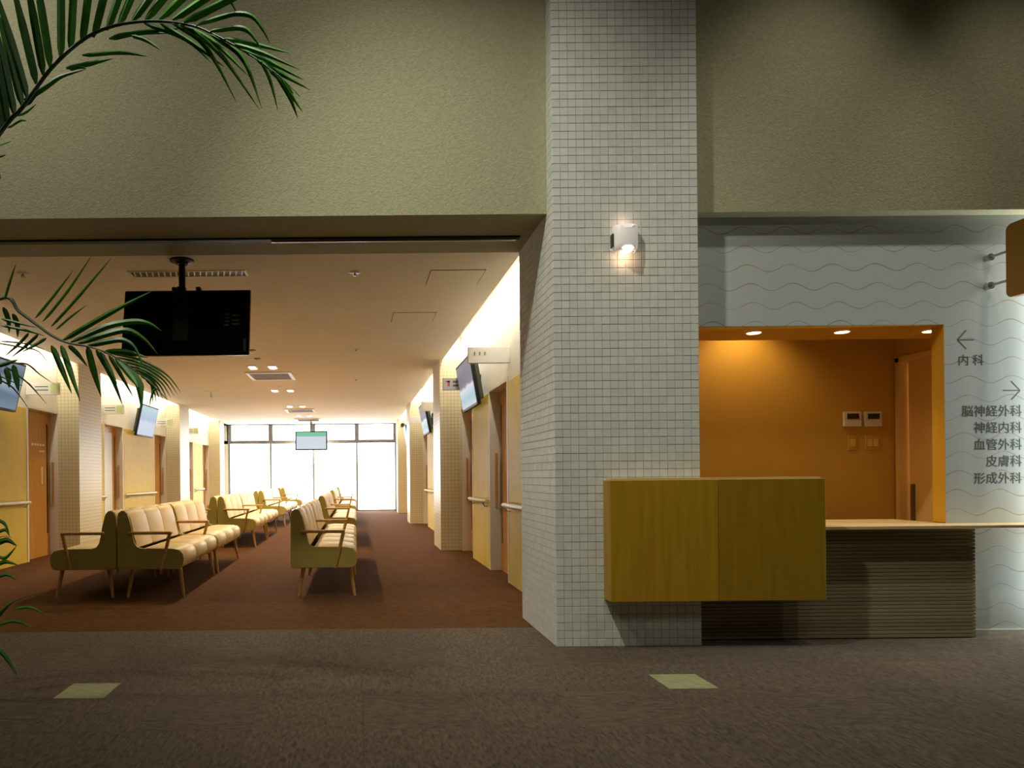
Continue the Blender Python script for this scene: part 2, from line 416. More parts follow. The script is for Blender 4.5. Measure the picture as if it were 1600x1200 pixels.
# ------------------------------------------------------------------ lobby shell
struct('wall_beam_left', B((LX0, BY, ZC), (PX0, PY1, HZ)), M['stucco'])
struct('wall_beam_right', B((PX1, BY, ZC), (LX1, 5.3, HZ)), M['stucco'])
struct('ceiling_lobby', B((LX0, LY0, HZ), (LX1, 5.4, HZ+0.2)), M['soffit'])
wl = B((LX0-0.2, LY0, 0), (LX0, 5.4, HZ))
struct('wall_lobby_left', wl, M['stucco'])
struct('wall_lobby_right', B((LX1, LY0, 0), (LX1+0.2, 6.2, HZ)), M['stucco'])
struct('wall_lobby_back', B((LX0, LY0-0.2, 0), (LX1, LY0, HZ)), M['stucco'])
struct('wall_front_left', B((LX0, BY+0.1, 0), (XL, PY1, ZC)), M['white_wall'])
# shutter rail in the soffit of the left opening
struct('trim_1', B((-4.4, 5.0, ZC-0.014), (PX0-0.08, 5.06, ZC-0.001)), M['dark_metal'])
struct('trim_2', B((-0.6, 5.035, ZC-0.022), (PX0-0.10, 5.052, ZC-0.014)), M['chrome'])

# ------------------------------------------------------------------ tiled pillar
pil = thing('mosaic_pillar', 'large square pillar clad in pale grey square mosaic tiles, carrying the wall lamp', 'pillar', (0, 0, 0))
obj('core', B((PX0+0.003, PY0+0.003, 0), (PX1-0.003, PY1-0.0, HZ)), M['grout'], pil)
P = (PX1-PX0)/18.0
def tile_front(mb, x, z, y=PY0, g=0.0012, bv=0.0012, dp=0.004):
    k = len(mb.v); x0, x1, z0, z1 = x+g, x+P-g, z+g, z+P-g
    mb.v += [(x0, y+dp, z0), (x1, y+dp, z0), (x1, y+dp, z1), (x0, y+dp, z1), (x0+bv, y, z0+bv), (x1-bv, y, z0+bv), (x1-bv, y, z1-bv), (x0+bv, y, z1-bv)]
    mb.f += [tuple(k+i for i in q) for q in ((4,5,6,7), (0,1,5,4), (1,2,6,5), (2,3,7,6), (3,0,4,7))]
tm = MB(); tile_front(tm, 0, 0, 0); tile_m = tm.mesh('tile', M['tile'])
rest = MB(); rows = int(HZ/P)
for r in range(rows):
    for c in range(18):
        yj = random.uniform(-0.0008, 0.0008)
        if 24 <= r < 41 and len([1]) :
            o = link('tile', tile_m, pil); o.location = (PX0+c*P, PY0+yj, r*P)
        else: tile_front(rest, PX0+c*P, r*P, PY0+yj)
def tile_side(mb, y, z, x, sgn, pw, g=0.0012, bv=0.0012, dp=0.004):
    k = len(mb.v); a0, a1, z0, z1 = y+g, y+pw-g, z+g, z+P-g; xb = x+dp*sgn
    mb.v += [(xb, a0, z0), (xb, a1, z0), (xb, a1, z1), (xb, a0, z1), (x, a0+bv, z0+bv), (x, a1-bv, z0+bv), (x, a1-bv, z1-bv), (x, a0+bv, z1-bv)]
    mb.f += [tuple(k+i for i in q) for q in ((4,5,6,7), (0,1,5,4), (1,2,6,5), (2,3,7,6), (3,0,4,7))]
side = MB(); pw = (PY1-PY0)/18.0
for r in range(rows):
    for c in range(18):
        if r*P > ZC+0.1 and c > 3: continue
        tile_side(side, PY0+c*pw, r*P, PX0, 1, pw)
for r in range(rows):
    for c in range(2): tile_side(side, PY0+c*pw, r*P, PX1, -1, pw)
obj('front_tiles', rest, M['tile'], pil, kind='stuff')
obj('side_tiles', side, M['tile'], pil, kind='stuff')

# ------------------------------------------------------------------ corridor shell
DOORS_R = [(7.16, 8.12), (9.30, 10.25), (12.2, 13.15), (15.2, 16.15), (17.9, 18.85), (19.95, 20.85)]
DOORS_L = [(7.16, 8.12), (9.35, 10.30), (12.2, 13.15), (15.2, 16.15), (17.9, 18.8), (19.95, 20.85)]
DH = 2.08; WT = 0.34; WTOP = 3.15
def corridor_wall(name, X, sg, doors):
    mb = MB(); y = PY1
    for a, b in doors:
        mb.box((X, y, 0), (X+sg*WT, a, WTOP)); mb.box((X, a, DH), (X+sg*WT, b, WTOP)); y = b
    mb.box((X, y, 0), (X+sg*WT, DEND+0.2, WTOP))
    return struct(name, mb, M['white_wall'])
wr = corridor_wall('wall_right', XR, 1, DOORS_R); wlft = corridor_wall('wall_left', XL, -1, DOORS_L)
PIL = [(10.3, 11.2), (16.2, 17.1), (20.95, 21.6)]
ceil = struct('ceiling', B((CL, PY1, ZC), (CR, DEND+0.2, ZC+0.12)), M['ceiling'])
struct('ceiling_cove', B((XL-0.4, PY1, WTOP), (XR+0.4, DEND+0.2, WTOP+0.1)), M['white_wall'])
obj('cove_lip_left', B((CL, PY1, ZC+0.12), (CL+0.03, DEND, ZC+0.16)), M['white_wall'], ceil)
obj('cove_lip_right', B((CR-0.03, PY1, ZC+0.12), (CR, DEND, ZC+0.16)), M['white_wall'], ceil)
# wall panels and handrails between the doors
def seg_between(doors):
    out = []; y = PY1
    for a, b in doors: out.append((y, a)); y = b
    out.append((y, 20.9)); return out
def panels(wall, X, sg, doors, side_name):
    k = 0
    for (a, b) in seg_between(doors):
        for p0, p1 in PIL:      # pilasters interrupt
            if a < p0 < b and p1 >= b: b = p0
            if p0 <= a < p1: a = p1
            if a < p0 and p1 < b:
                pass
        spans = [(a, b)]
        for p0, p1 in PIL:
            ns = []
            for u, v in spans:
                if u < p0 and p1 < v: ns += [(u, p0), (p1, v)]
                else: ns.append((u, v))
            spans = ns
        for u, v in spans:
            if v-u < 0.25: continue
            obj('wall_panel', B((X, u+0.05, 0.83), (X-sg*0.012, v-0.05, DH-0.02), 0.003), M['yellow_panel'], wall)
            obj('wall_panel', B((X, u+0.05, 0.0), (X-sg*0.012, v-0.05, 0.82), 0.003), M['yellow_panel'], wall)
            k += 1
            where = {'left': 'left', 'right': 'right'}[side_name]
            order = ['nearest', 'second nearest', 'third nearest', 'fourth nearest', 'fifth nearest', 'sixth nearest', 'seventh nearest', 'eighth nearest'][k-1]
            t = thing('handrail', f'pale rounded wall handrail on brackets along the {where} corridor wall, {order} to the pillar', 'handrail', (X, (u+v)/2, 0.8), f'corridor handrails on the {where} wall')
            h = (v-u)/2-0.06
            obj('rail', MB().tube([(-sg*0.045, -h, 0), (-sg*0.075, -h+0.03, 0.0), (-sg*0.075, h-0.03, 0), (-sg*0.045, h, 0)], 0.021, 10), M['frame'], t, True)
            for yy in (-h+0.08, h-0.08):
                obj('bracket', MB().tube([(0, yy, -0.06), (-sg*0.05, yy, -0.06), (-sg*0.075, yy, -0.01)], 0.007, 8), M['chrome'], t, True)
panels(wr, XR, 1, DOORS_R, 'right'); panels(wlft, XL, -1, DOORS_L, 'left')
# pilasters
ORD = ['nearest', 'second', 'farthest']
for i, (a, b) in enumerate(PIL):
    for sd, X, sg in (('left', XL, -1), ('right', XR, 1)):
        t = thing('wall_pilaster', f'{ORD[i]} mosaic-clad pilaster standing out from the {sd} corridor wall', 'pilaster', (X-sg*0.16, a, 0), 'corridor pilasters')
        obj('shaft', B((-0.16, 0, 0), (0.16, b-a, ZC)), M['mosaic'], t)
        obj('cap', B((-0.155, 0.005, ZC), (0.155, b-a-0.005, WTOP)), M['white_wall'], t)

# doors
def door(idx, X, sg, a, b, sd, num=None, near_slit=False, pale_door=False):
    root = obj(f'door_{idx}', B((X+sg*0.115, a, 0), (X+sg*0.155, b, DH)), M['door'] if not pale_door else M['door'])
    root['kind'] = 'structure'
    fr = MB()
    fr.box((X-sg*0.012, a-0.03, 0), (X-sg*0.001, a, DH)); fr.box((X-sg*0.012, a, 0), (X+sg*0.115, a+0.012, DH))
    fr.box((X-sg*0.012, b, 0), (X-sg*0.001, b+0.03, DH)); fr.box((X-sg*0.012, b-0.012, 0), (X+sg*0.115, b, DH))
    obj('door_frame', fr, M['frame'], root)
    obj('door_head', B((X-sg*0.012, a-0.03, DH), (X-sg*0.001, b+0.03, DH+0.03)).box((X-sg*0.012, a, DH-0.012), (X+sg*0.115, b, DH-0.0005)), M['frame'], root)
    lx = X+sg*0.113
    obj('vision_slit', B((lx, b-0.115, 0.32), (lx+sg*0.01, b-0.075, 1.91)), M['slit'], root)
    obj('pull_bar', B((X+sg*0.05, b-0.040, 0.74), (X+sg*0.078, b-0.012, 1.36), 0.004), M['door'], root, label='vertical wooden grip bar')
    obj('lock', MB().tube([(lx, b-0.035, 0.72), (lx-sg*0.02, b-0.035, 0.72)], 0.014, 10), M['chrome'], root)
    obj('edge_guard', B((lx, b-0.02, 0.7), (lx-sg*0.008, b, 1.30)), M['chrome'], root)
    if num:
        text_mesh('door_number', num, 0.36, M['text_white'], facing_px(lx+0.004, (a+b)/2+0.20, 1.15), root)
        for q in range(5): obj('lettering_strip', B((lx, a+0.36+q*0.085, 1.585), (lx-sg*0.003, a+0.42+q*0.085, 1.615)), M['text_white'], root)
        obj('lettering_strip', B((lx, b-0.36, 1.50), (lx-sg*0.003, b-0.18, 1.52)), M['text_white'], root)
    return root
k = 1
for i, (a, b) in enumerate(DOORS_R): door(k, XR, 1, a, b, 'right'); k += 1
for i, (a, b) in enumerate(DOORS_L): door(k, XL, -1, a, b, 'left', num='1' if i == 1 else None); k += 1
dl3 = bpy.data.objects['door_9']
obj('glass_panel', B((XL-0.113, 12.28, 0.3), (XL-0.105, 12.9, 1.95)), M['white'], dl3, label='pale frosted glass panel')

# ------------------------------------------------------------------ end window and outside
win = obj('window_1', B((CL-0.3, DEND, 0), (XR, DEND+0.08, 0.04)).box((CL-0.3, DEND, ZC-0.03), (XR, DEND+0.08, ZC+0.3)), M['mull'], kind='structure')
obj('transom', B((XL, DEND, 2.19), (XR, DEND+0.07, 2.30), 0.004), M['mull'], win)
MX = [-4.10, -2.76, -1.38, 0.02, 1.27]
for i, x in enumerate(MX):
    obj('upper_mullion', B((x-0.07, DEND, 2.30), (x+0.07, DEND+0.07, ZC), 0.004), M['mull'], win)
    obj('mullion', B((x-0.03, DEND, 0), (x+0.03, DEND+0.07, 2.19), 0.004), M['mull'], win)
for x0, x1 in zip(MX, MX[1:]):
    obj('pane', B((x0+0.03, DEND+0.03, 0.04), (x1-0.03, DEND+0.04, 2.19)), M['glass'], win)
    obj('pane', B((x0+0.07, DEND+0.03, 2.30), (x1-0.07, DEND+0.04, ZC-0.03)), M['glass'], win)
struct('wall_end', B((XL-0.4, DEND, 0), (-4.13, DEND+0.2, ZC+0.4)).box((1.30, DEND, 0), (XR+0.4, DEND+0.2, ZC+0.4)).box((-4.13, DEND, ZC), (1.3, DEND+0.2, WTOP)), M['white_wall'])
struct('floor_outside', B((-30, DEND+0.2, -0.3), (30, 70, -0.05)), M['outside'])
for x0, x1, h, y, lab in ((-2.5, 1.5, 3.0, 46, 'low pale building beyond the end window, behind the hanging monitor'), (4.0, 12, 4.4, 52, 'taller pale building beyond the right end of the window')):
    t = thing('building', lab, 'building', (x0, y, -0.05))
    obj('wall', B((0, 0, 0), (x1-x0, 6, h)), M['house'], t)
    obj('roof', B((-0.2, -0.2, h), (x1-x0+0.2, 6.2, h+0.25)), M['outside'], t)
    for i in range(int((x1-x0)//1.6)): obj('window', B((0.5+i*1.6, -0.05, 1.0), (1.4+i*1.6, 0.02, 2.1)), M['mull'], t)

# ------------------------------------------------------------------ cove lights
spans = [(PY1+0.05, 10.25), (11.25, 16.15), (17.15, 20.9)]
names = ['near', 'middle', 'far']
for i, (a, b) in enumerate(spans):
    for sd, x, sg in (('left', CL+0.06, -1), ('right', CR-0.06, 1)):
        t = thing('cove_light', f'{names[i]} linear cove lamp hidden above the {sd} ceiling edge', 'light', (x, a, ZC+0.12))
        obj('tube', MB().tube([(0, 0.05, 0.06), (0, b-a-0.05, 0.06)], 0.014, 8), M['cove_tube'], t)
        obj('base', B((-0.03, 0, 0), (0.03, b-a, 0.03)), M['white'], t)
        ang = math.radians(62)
        area('cove_light_source', (x+sg*0.13, (a+b)/2, WTOP-0.08), 0.06, (0, -sg*math.radians(28), 0), 48*(b-a)/4.9, COVE, b-a-0.1)

# ------------------------------------------------------------------ corridor downlights
dp = None
YS = [8.03, 10.87, 13.8, 16.9, 19.5, 21.9]
seq = ['first', 'second', 'third', 'fourth', 'fifth', 'sixth', 'seventh']
for i, y in enumerate(YS):
    for sd, x in (('left', -1.60), ('right', -1.29)):
        lab = f'small twin spotlight in the ceiling, {sd} of the {seq[i]} pair beyond the television'
        if dp is None:
            dp = thing('ceiling_spotlight', lab, 'light', (x, y, ZC), 'paired ceiling spotlights')
            obj('trim_ring', B((-0.075, -0.16, -0.008), (0.075, 0.16, 0.0), 0.002), M['white'], dp)
            for yy in (-0.075, 0.075): obj('lens', MB().lathe([(0.052, -0.013), (0.056, -0.008)], 0, yy, 16), M['lamp_warm'], dp)
        else: copy_thing(dp, lab, (x, y, ZC))
    spot('ceiling_spot_light', (-1.445, y, ZC-0.05), (-1.445, y, 0), 110 if i == 0 else 290, WARM, 0.06, 125 if i == 0 else 150, 0.6)

# ------------------------------------------------------------------ ceiling fittings
t = thing('ceiling_air_diffuser', 'long slotted air grille in the ceiling behind the hanging television', 'vent', (-1.395, 5.86, ZC), None)
obj('frame', B((-0.49, -0.085, -0.006), (0.49, -0.07, 0)).box((-0.49, 0.07, -0.006), (0.49, 0.085, 0)).box((-0.49, -0.07, -0.006), (-0.475, 0.07, 0)).box((0.475, -0.07, -0.006), (0.49, 0.07, 0)), M['white'], t)
obj('backing', B((-0.475, -0.07, -0.002), (0.475, 0.07, 0)), M['dark_metal'], t)
for i in range(19):
    x = -0.45+i*0.05
    mb = MB(); k0 = len(mb.v)
    mb.v += [(x-0.02, 0.065, -0.005), (x-0.008, 0.065, -0.005), (x+0.020, -0.065, -0.005), (x+0.008, -0.065, -0.005), (x-0.02, 0.065, -0.002), (x-0.008, 0.065, -0.002), (x+0.020, -0.065, -0.002), (x+0.008, -0.065, -0.002)]
    mb.f += [(0,1,2,3), (4,7,6,5), (0,4,5,1), (1,5,6,2), (2,6,7,3), (3,7,4,0)]
    obj('slat', mb, M['white'], t)
def cassette(y, lab, w_=0.75, l_=0.85):
    t = thing('ceiling_cassette', lab, 'air conditioner', (-1.42, y, ZC), 'ceiling air conditioners')
    e = 0.055
    obj('frame', B((-w_/2, -l_/2, -0.022), (w_/2, -l_/2+e, 0)).box((-w_/2, l_/2-e, -0.022), (w_/2, l_/2, 0)).box((-w_/2, -l_/2+e, -0.022), (-w_/2+e, l_/2-e, 0)).box((w_/2-e, -l_/2+e, -0.022), (w_/2, l_/2-e, 0)), M['white'], t)
    obj('grille', B((-w_/2+e, -l_/2+e, -0.012), (w_/2-e, l_/2-e, -0.002)), M['tvgreen'] if False else mat('olive_grille', (0.25, 0.20, 0.08), 0.6), t)
    for i in range(7): obj('louvre', B((-w_/2+e+0.02, -0.33+i*0.11, -0.016), (w_/2-e-0.02, -0.32+i*0.11, -0.012)), M['brown_panel'], t)
cassette(11.75, 'square ceiling air conditioner with an olive grille, the nearer one, beyond the television')
cassette(17.9, 'square ceiling air conditioner with an olive grille, the middle one of the corridor')
cassette(20.8, 'square ceiling air conditioner with an olive grille, the farthest one near the end window')
for x0, x1, y0, y1, lab in ((0.635, 1.10, 5.82, 6.26, 'square access hatch in the ceiling nearest the pillar'), (0.40, 0.86, 7.32, 7.78, 'square access hatch in the ceiling farther along from the pillar')):
    t = thing('access_hatch', lab, 'hatch', ((x0+x1)/2, (y0+y1)/2, ZC), 'ceiling access hatches')
    hx, hy = (x1-x0)/2, (y1-y0)/2
    obj('panel', B((-hx+0.006, -hy+0.008, -0.005), (hx-0.006, hy-0.008, 0)), M['ceiling'], t)
    obj('frame', B((-hx, -hy, -0.002), (hx, hy, 0)), mat('hatch_shadow_gap', (0.16, 0.12, 0.06), 0.8), t)
def detector(px, py, lab, r=0.05, m='white', drop=0.035):
    v = VY - py + 0; dx = px - VX; vv = v*math.cos(ROLL) - dx*math.sin(ROLL); d = (ZC-EYE)*F/vv
    p = at(px, py, d)
    t = thing('ceiling_sprinkler', lab, 'sprinkler', (p.x, p.y, ZC), 'small ceiling fittings')
    obj('plate', MB().lathe([(r*0.8, -0.010), (r, -0.006), (r, 0)], 0, 0, 16), M[m], t, True)
    obj('head', MB().lathe([(0.010, -drop), (0.022, -drop+0.004), (0.012, -0.02), (0.014, -0.009)], 0, 0, 10), M['chrome'], t, True)
detector(555, 425, 'small round sprinkler in the ceiling nearest the beam, left of the first hatch')
detector(556, 545, 'small round sprinkler in the ceiling above the right-hand aisle, second from the beam')
detector(556.5, 592, 'small round sprinkler in the ceiling above the right-hand aisle, third from the beam')
detector(36, 427, 'small round sprinkler in the ceiling at far left above the palm frond')
detector(394, 547, 'small brown detector beside the lower right corner of the hanging television', m='brown_panel')
detector(402, 560, 'small brown detector just ahead of the third spotlight pair', m='brown_panel')
detector(330, 611, 'white stemmed ceiling fitting with a wide flat plate over the left aisle', r=0.14, drop=0.13)
detector(437, 604, 'tiny white ceiling fitting between the nearer cassette and the fourth spotlight pair')

# ------------------------------------------------------------------ hanging televisions
t = thing('hanging_television', 'large black television hung from the ceiling on a black pole, seen from behind', 'television', (-1.36, 5.50, ZC))
c0 = at(291, 503, 5.50)
zc = c0.z - ZC; xc = c0.x + 1.36
def tilt_box(mb, x0, x1, z0, z1, y0, y1, lean, bev=0.0):
    """slab leaning so its top sits farther along y than its foot"""
    k0 = len(mb.v); mb.box((x0, y0, z0), (x1, y1, z1), bev)
    zm = (z0+z1)/2
    for i in range(k0, len(mb.v)):
        x, y, z = mb.v[i]; mb.v[i] = (x, y+(z-zm)*lean, z)
    return mb
obj('casing', tilt_box(MB(), xc-0.50, xc+0.50, zc-0.275, zc+0.265, 0.0, 0.045, 0.22, 0.006), M['tvback'], t)
obj('screen', tilt_box(MB(), xc-0.485, xc+0.485, zc-0.26, zc+0.25, 0.045, 0.049, 0.22), M['black'], t)
obj('pole', MB().tube([(0, 0.0, 0), (0, 0.0, zc+0.22)], 0.026, 14), M['dark_metal'], t, True)
obj('ceiling_plate', MB().lathe([(0.045, -0.035), (0.055, -0.02), (0.095, -0.012), (0.095, 0)], 0, 0, 20), M['dark_metal'], t, True)
obj('bracket', tilt_box(MB(), xc-0.10, xc+0.02, zc-0.16, zc+0.10, -0.03, 0.0, 0.22, 0.003), mat('bracket_green', (0.008, 0.016, 0.009), 0.5), t)
obj('pole_sleeve', tilt_box(MB(), -0.032, 0.032, zc+0.10, zc+0.27, -0.05, 0.0, 0.1, 0.003), M['dark_metal'], t)
for xx in (-0.07, 0.12): obj('mounting_knob', B((xx-0.018, 0.02, zc+0.255), (xx+0.018, 0.075, zc+0.283), 0.004), M['dark_metal'], t)
lbl = mat('grey_label', (0.10, 0.10, 0.085), 0.6)
for z_ in (0.06, 0.03, 0.0, -0.03): obj('label_strip', tilt_box(MB(), xc+0.30, xc+0.34, zc+z_-0.008, zc+z_+0.01, -0.002+z_*0.22, 0.0+z_*0.22, 0.22), lbl, t)
for z_ in (0.05, 0.01, -0.02): obj('label_strip', tilt_box(MB(), xc+0.36, xc+0.42, zc+z_-0.008, zc+z_+0.008, -0.002+z_*0.22, z_*0.22, 0.22), lbl, t)
obj('label_strip', tilt_box(MB(), xc+0.455, xc+0.475, zc-0.245, zc-0.14, -0.044, -0.040, 0.22), mat('olive_label', (0.05, 0.06, 0.02), 0.6), t)

t = thing('hanging_monitor', 'small monitor with a green header hanging in front of the bright end window', 'monitor', (-1.37, 21.3, ZC))
zz = at(489, 688.5, 21.3).z-ZC
obj('casing', B((-0.49, 0, zz-0.29), (0.49, 0.06, zz+0.29), 0.008), M['dark_metal'], t)
obj('screen', B((-0.455, -0.006, zz-0.255), (0.455, 0.0, zz+0.13)), emit('pale_blue_screen', (0.62, 0.72, 0.78), 0.95), t)
obj('header_band', B((-0.455, -0.006, zz+0.132), (0.455, 0.0, zz+0.258)), emit('green_header', (0.22, 0.60, 0.40), 0.9), t, label='green header band on the screen')
obj('pole', MB().tube([(0, 0.03, 0), (0, 0.03, zz+0.28)], 0.035, 10), M['mull'], t, True)

def wall_tv(X, sg, y0, y1, zb, zt, xb, xt, scr, lab, group='corridor wall televisions'):
    """television along the wall, its top leaning out over the corridor"""
    t = thing('wall_television', lab, 'television', (X, (y0+y1)/2, (zb+zt)/2), group)
    h = (zt-zb)/2; l = (y1-y0)/2; ob, ot = xb-X, xt-X
    def slab(off0, off1, e, ez):
        mb = MB(); v = []
        for yy in (-l+e, l-e):
            for z, f in ((-h+ez, ez/(2*h)), (h-ez, 1-ez/(2*h))):
                xo = ob+(ot-ob)*f
                v += [(xo+sg*off0, yy, z), (xo+sg*off1, yy, z)]
        mb.v = v; mb.f = [(0,1,3,2), (4,6,7,5), (0,4,5,1), (2,3,7,6), (0,2,6,4), (1,5,7,3)]
        return mb
    obj('casing', slab(0.0, 0.045, 0, 0), M['dark_metal'], t)
    obj('screen', slab(-0.003, 0.0, 0.025, 0.025), scr, t)
    obj('rear_housing', slab(0.045, 0.10, 0.05, 0.08), M['tvgreen'], t)
    obj('wall_arm', MB().tube([(ob*0.5+ot*0.5+sg*0.08, 0, 0), (0, 0, 0)], 0.03, 10), M['dark_metal'], t, True)
    obj('wall_plate', B((0, -0.08, -0.12), (-sg*0.015, 0.08, 0.12)), M['dark_metal'], t)
wall_tv(XL, -1, 7.75, 8.80, 1.955, 2.545, -4.29, -4.15, M['screen_blue'], 'television with a cloudy blue picture on the left wall, nearest the palm')
wall_tv(XL, -1, 13.62, 14.72, 1.955, 2.57, -4.29, -4.16, M['screen_lilac'], 'television with a pale lilac screen on the left wall between two doors')
wall_tv(XR, 1, 8.2, 9.3, 1.944, 2.53, 1.43, 1.335, M['screen_pale'], 'television tilted down on the right wall nearest the tiled pillar')
wall_tv(XR, 1, 13.62, 14.72, 1.955, 2.55, 1.43, 1.32, M['screen_pale'], 'television tilted down on the right wall beyond the first pilaster')
wall_tv(XR, 1, 18.9, 19.85, 1.955, 2.50, 1.43, 1.33, M['screen_lilac'], 'small far television on the right wall near the end window')

# projecting door signs
def proj_sign(X, sg, y, w_, lab, txt=None, green=False, m='sign'):
    t = thing('door_sign', lab, 'sign', (X, y, 2.24), 'projecting door signs')
    obj('plate', B((0, 0, 0), (-sg*w_, 0.05, 0.16), 0.002), M[m], t)
    obj('wall_fixing', B((0, 0.01, 0.02), (-sg*0.02, 0.04, 0.14)), M['chrome'], t)
    if green: obj('pictogram', B((-sg*(w_-0.11), -0.002, 0.015), (-sg*(w_-0.01), 0.0, 0.145)), M['sign_green'], t, label='pale green pictogram square')
    for z_ in (0.10, 0.055):
        if green: obj('text_line', B((-sg*(w_-0.32), -0.0015, z_), (-sg*(w_-0.14), 0.0, z_+0.012)), M['text_olive'], t)
    return t
for y, lab, w_ in ((9.33, 'nearest white projecting sign with green pictogram over the door numbered 1', 0.44), (12.2, 'second white projecting sign with green pictogram on the left wall', 0.34), (15.2, 'third projecting sign with green pictogram, right of the left wall television', 0.40), (17.9, 'fourth and farthest projecting sign on the left wall', 0.36)):
    proj_sign(XL, -1, y, w_, lab, green=True)
ts = proj_sign(XR, 1, 7.05, 0.42, 'nearest white projecting sign with three characters on the right wall beside the pillar')
for i in range(3):
    mb = MB(); x = -0.355+i*0.052
    mb.box((x-0.012, -0.0015, 0.095), (x+0.012, 0, 0.101)).box((x-0.003, -0.0015, 0.075), (x+0.003, 0, 0.115)).box((x-0.012, -0.0015, 0.078), (x+0.012, 0, 0.083))
    obj('character', mb, M['text_olive'], ts)
ts = proj_sign(XR, 1, 9.25, 0.40, 'grey projecting sign with a red mark behind the nearest right wall television', m='sign_grey')
obj('red_mark', B((-0.34, -0.0015, 0.05), (-0.31, 0, 0.12)).box((-0.36, -0.0015, 0.10), (-0.31, 0, 0.12)), M['text_red'], ts)
obj('text_line', B((-0.27, -0.0015, 0.095), (-0.20, 0, 0.12)).box((-0.27, -0.0015, 0.045), (-0.20, 0, 0.07)), M['text_olive'], ts)
ts = proj_sign(XR, 1, 12.2, 0.41, 'third projecting sign above the second right wall television')
ts = proj_sign(XR, 1, 15.2, 0.38, 'farthest projecting sign on the right wall beyond the second right wall television')
t = thing('wall_speaker', 'small round black speaker above the farthest right television', 'speaker', (1.40, 20.94, 2.64), None)
obj('body', MB().tube([(0, 0, 0), (0, -0.05, 0)], 0.06, 14), M['dark_metal'], t, True)

# ------------------------------------------------------------------ waiting benches
def bench(label, sgn):
    """back at x=0, seat to +x (sgn 1) or -x (sgn -1), length along +y"""
    L_ = 1.6; D_ = 0.61
    t = thing('waiting_bench', label, 'bench')
    def add(name, mb, m, parent=t, smooth=True, **p):
        if sgn < 0: mb.mirror()
        return obj(name, mb, m, parent, smooth, **p)
    prof = [(0.012, .27), (0.0, .30), (0.0, .74), (.012, .79), (.04, .812), (.068, .808), (.09, .785), (.105, .74), (.125, .66), (.14, .57), (.155, .51), (.18, .475), (.22, .462), (.50, .458), (.57, .445), (.602, .41), (.61, .35), (.598, .295), (.57, .27)]
    add('end_panel', MB().prism(prof, 0.03, 0.06, 0.015, 0.006), M['leather_shade'], label='padded end panel nearest the lobby, olive shade painted in')
    add('end_panel', MB().prism(prof, L_-0.04, L_-0.01, 0.015, 0.006), M['leather_shade'])
    w3 = (L_-0.10)/3
    bp = [(0.012, .44), (0.012, .75), (.03, .80), (.055, .812), (.085, .80), (.11, .755), (.135, .66), (.15, .58), (.170, .50), (.175, .47), (.12, .44)]
    sp = [(.20, .33), (.19, .37), (.195, .43), (.215, .455), (.30, .466), (.50, .462), (.57, .448), (.600, .41), (.606, .35), (.595, .31), (.57, .29), (.30, .29)]
    for i in range(3):
        y0 = 0.06+i*w3
        add('back_cushion', MB().prism(bp, y0+0.002, y0+w3-0.002, 0.09, 0.022), M['leather'])
        add('seat_cushion', MB().prism(sp, y0+0.0015, y0+w3-0.0015, 0.05, 0.014), M['leather'])
    add('base', MB().box((0.03, 0.06, 0.275), (0.56, L_-0.04, 0.335)), M['leather_shade'], smooth=False)
    add('back_gap_shade', MB().box((0.10, 0.06, 0.335), (0.16, L_-0.04, 0.44)), M['dark_metal'], smooth=False)  # black filler painted as the shade between back and seat
    # armrest: board over the near end, with slanted front strut
    arm = MB().box((0.10, 0.002, 0.590), (0.50, 0.060, 0.617), 0.007)
    a = add('armrest', arm, M['beech'], smooth=False)
    st = MB().tube([(0.485, 0.016, 0.595), (0.455, 0.014, 0.47), (0.405, 0.014, 0.272)], [0.017, 0.016, 0.012], 8)
    add('strut', st, M['beech'], parent=a)
    for x0, x1 in ((0.11, 0.065), (0.54, 0.585)):
        for y0, y1 in ((0.15, 0.12), (L_-0.14, L_-0.11)):
            add('leg', MB().tube([(x0, y0, 0.28), (x1, y1, 0.0)], [0.023, 0.013], 12), M['beech'])
    return t
ORDG = {0: 'nearest', 1: 'second nearest', 2: 'third', 3: 'fourth', 4: 'fifth', 5: 'sixth', 6: 'farthest'}
ystarts = [6.35, 7.95, 10.95, 12.55, 15.55, 17.15, 20.15]
for row, x, sgn, desc in (('right', -0.61, 1, 'single right-hand row'), ('mid', -2.195, 1, 'double row side facing the middle aisle'), ('left', -2.205, -1, 'double row side facing the left wall')):
    src = None
    for i, y in enumerate(ystarts):
        lab = f'tan three-seat bench, {ORDG[i]} of the {desc}'
        if src is None:
            src = bench(lab, sgn); src['group'] = 'waiting benches'; src.location = (x, y, 0)
        else: copy_thing(src, lab, (x, y, 0))

# ------------------------------------------------------------------ wave wall with reception opening
NX1 = 3.96; NZ = 2.087; CT = 0.755
ww = MB()
ww.box((NX1, WY, 0), (LX1, WY+0.1, ZC+0.05)).box((PX1, WY, NZ), (NX1, WY+0.1, ZC+0.05)).box((PX1, WY, 0), (NX1, WY+0.1, 0.70))
wave = struct('wall_wave', ww, M['wave'])
struct('baseboard_right', B((4.09, WY-0.012, 0), (LX1, WY, 0.035)), M['sign_grey'])
nc = struct('ceiling_reception_soffit', B((PX1-0.02, WY+0.002, NZ-0.003), (NX1-0.005, WY+0.1, NZ)).box((PX1-0.02, WY+0.1, NZ-0.003), (5.6, 5.17, NZ+0.10)), M['orange'])
struct('trim_3', B((NX1, WY+0.001, CT-0.05), (NX1+0.012, WY+0.101, NZ)).box((NX1-0.004, WY+0.0, CT), (NX1, WY+0.10, NZ)), M['orange'])
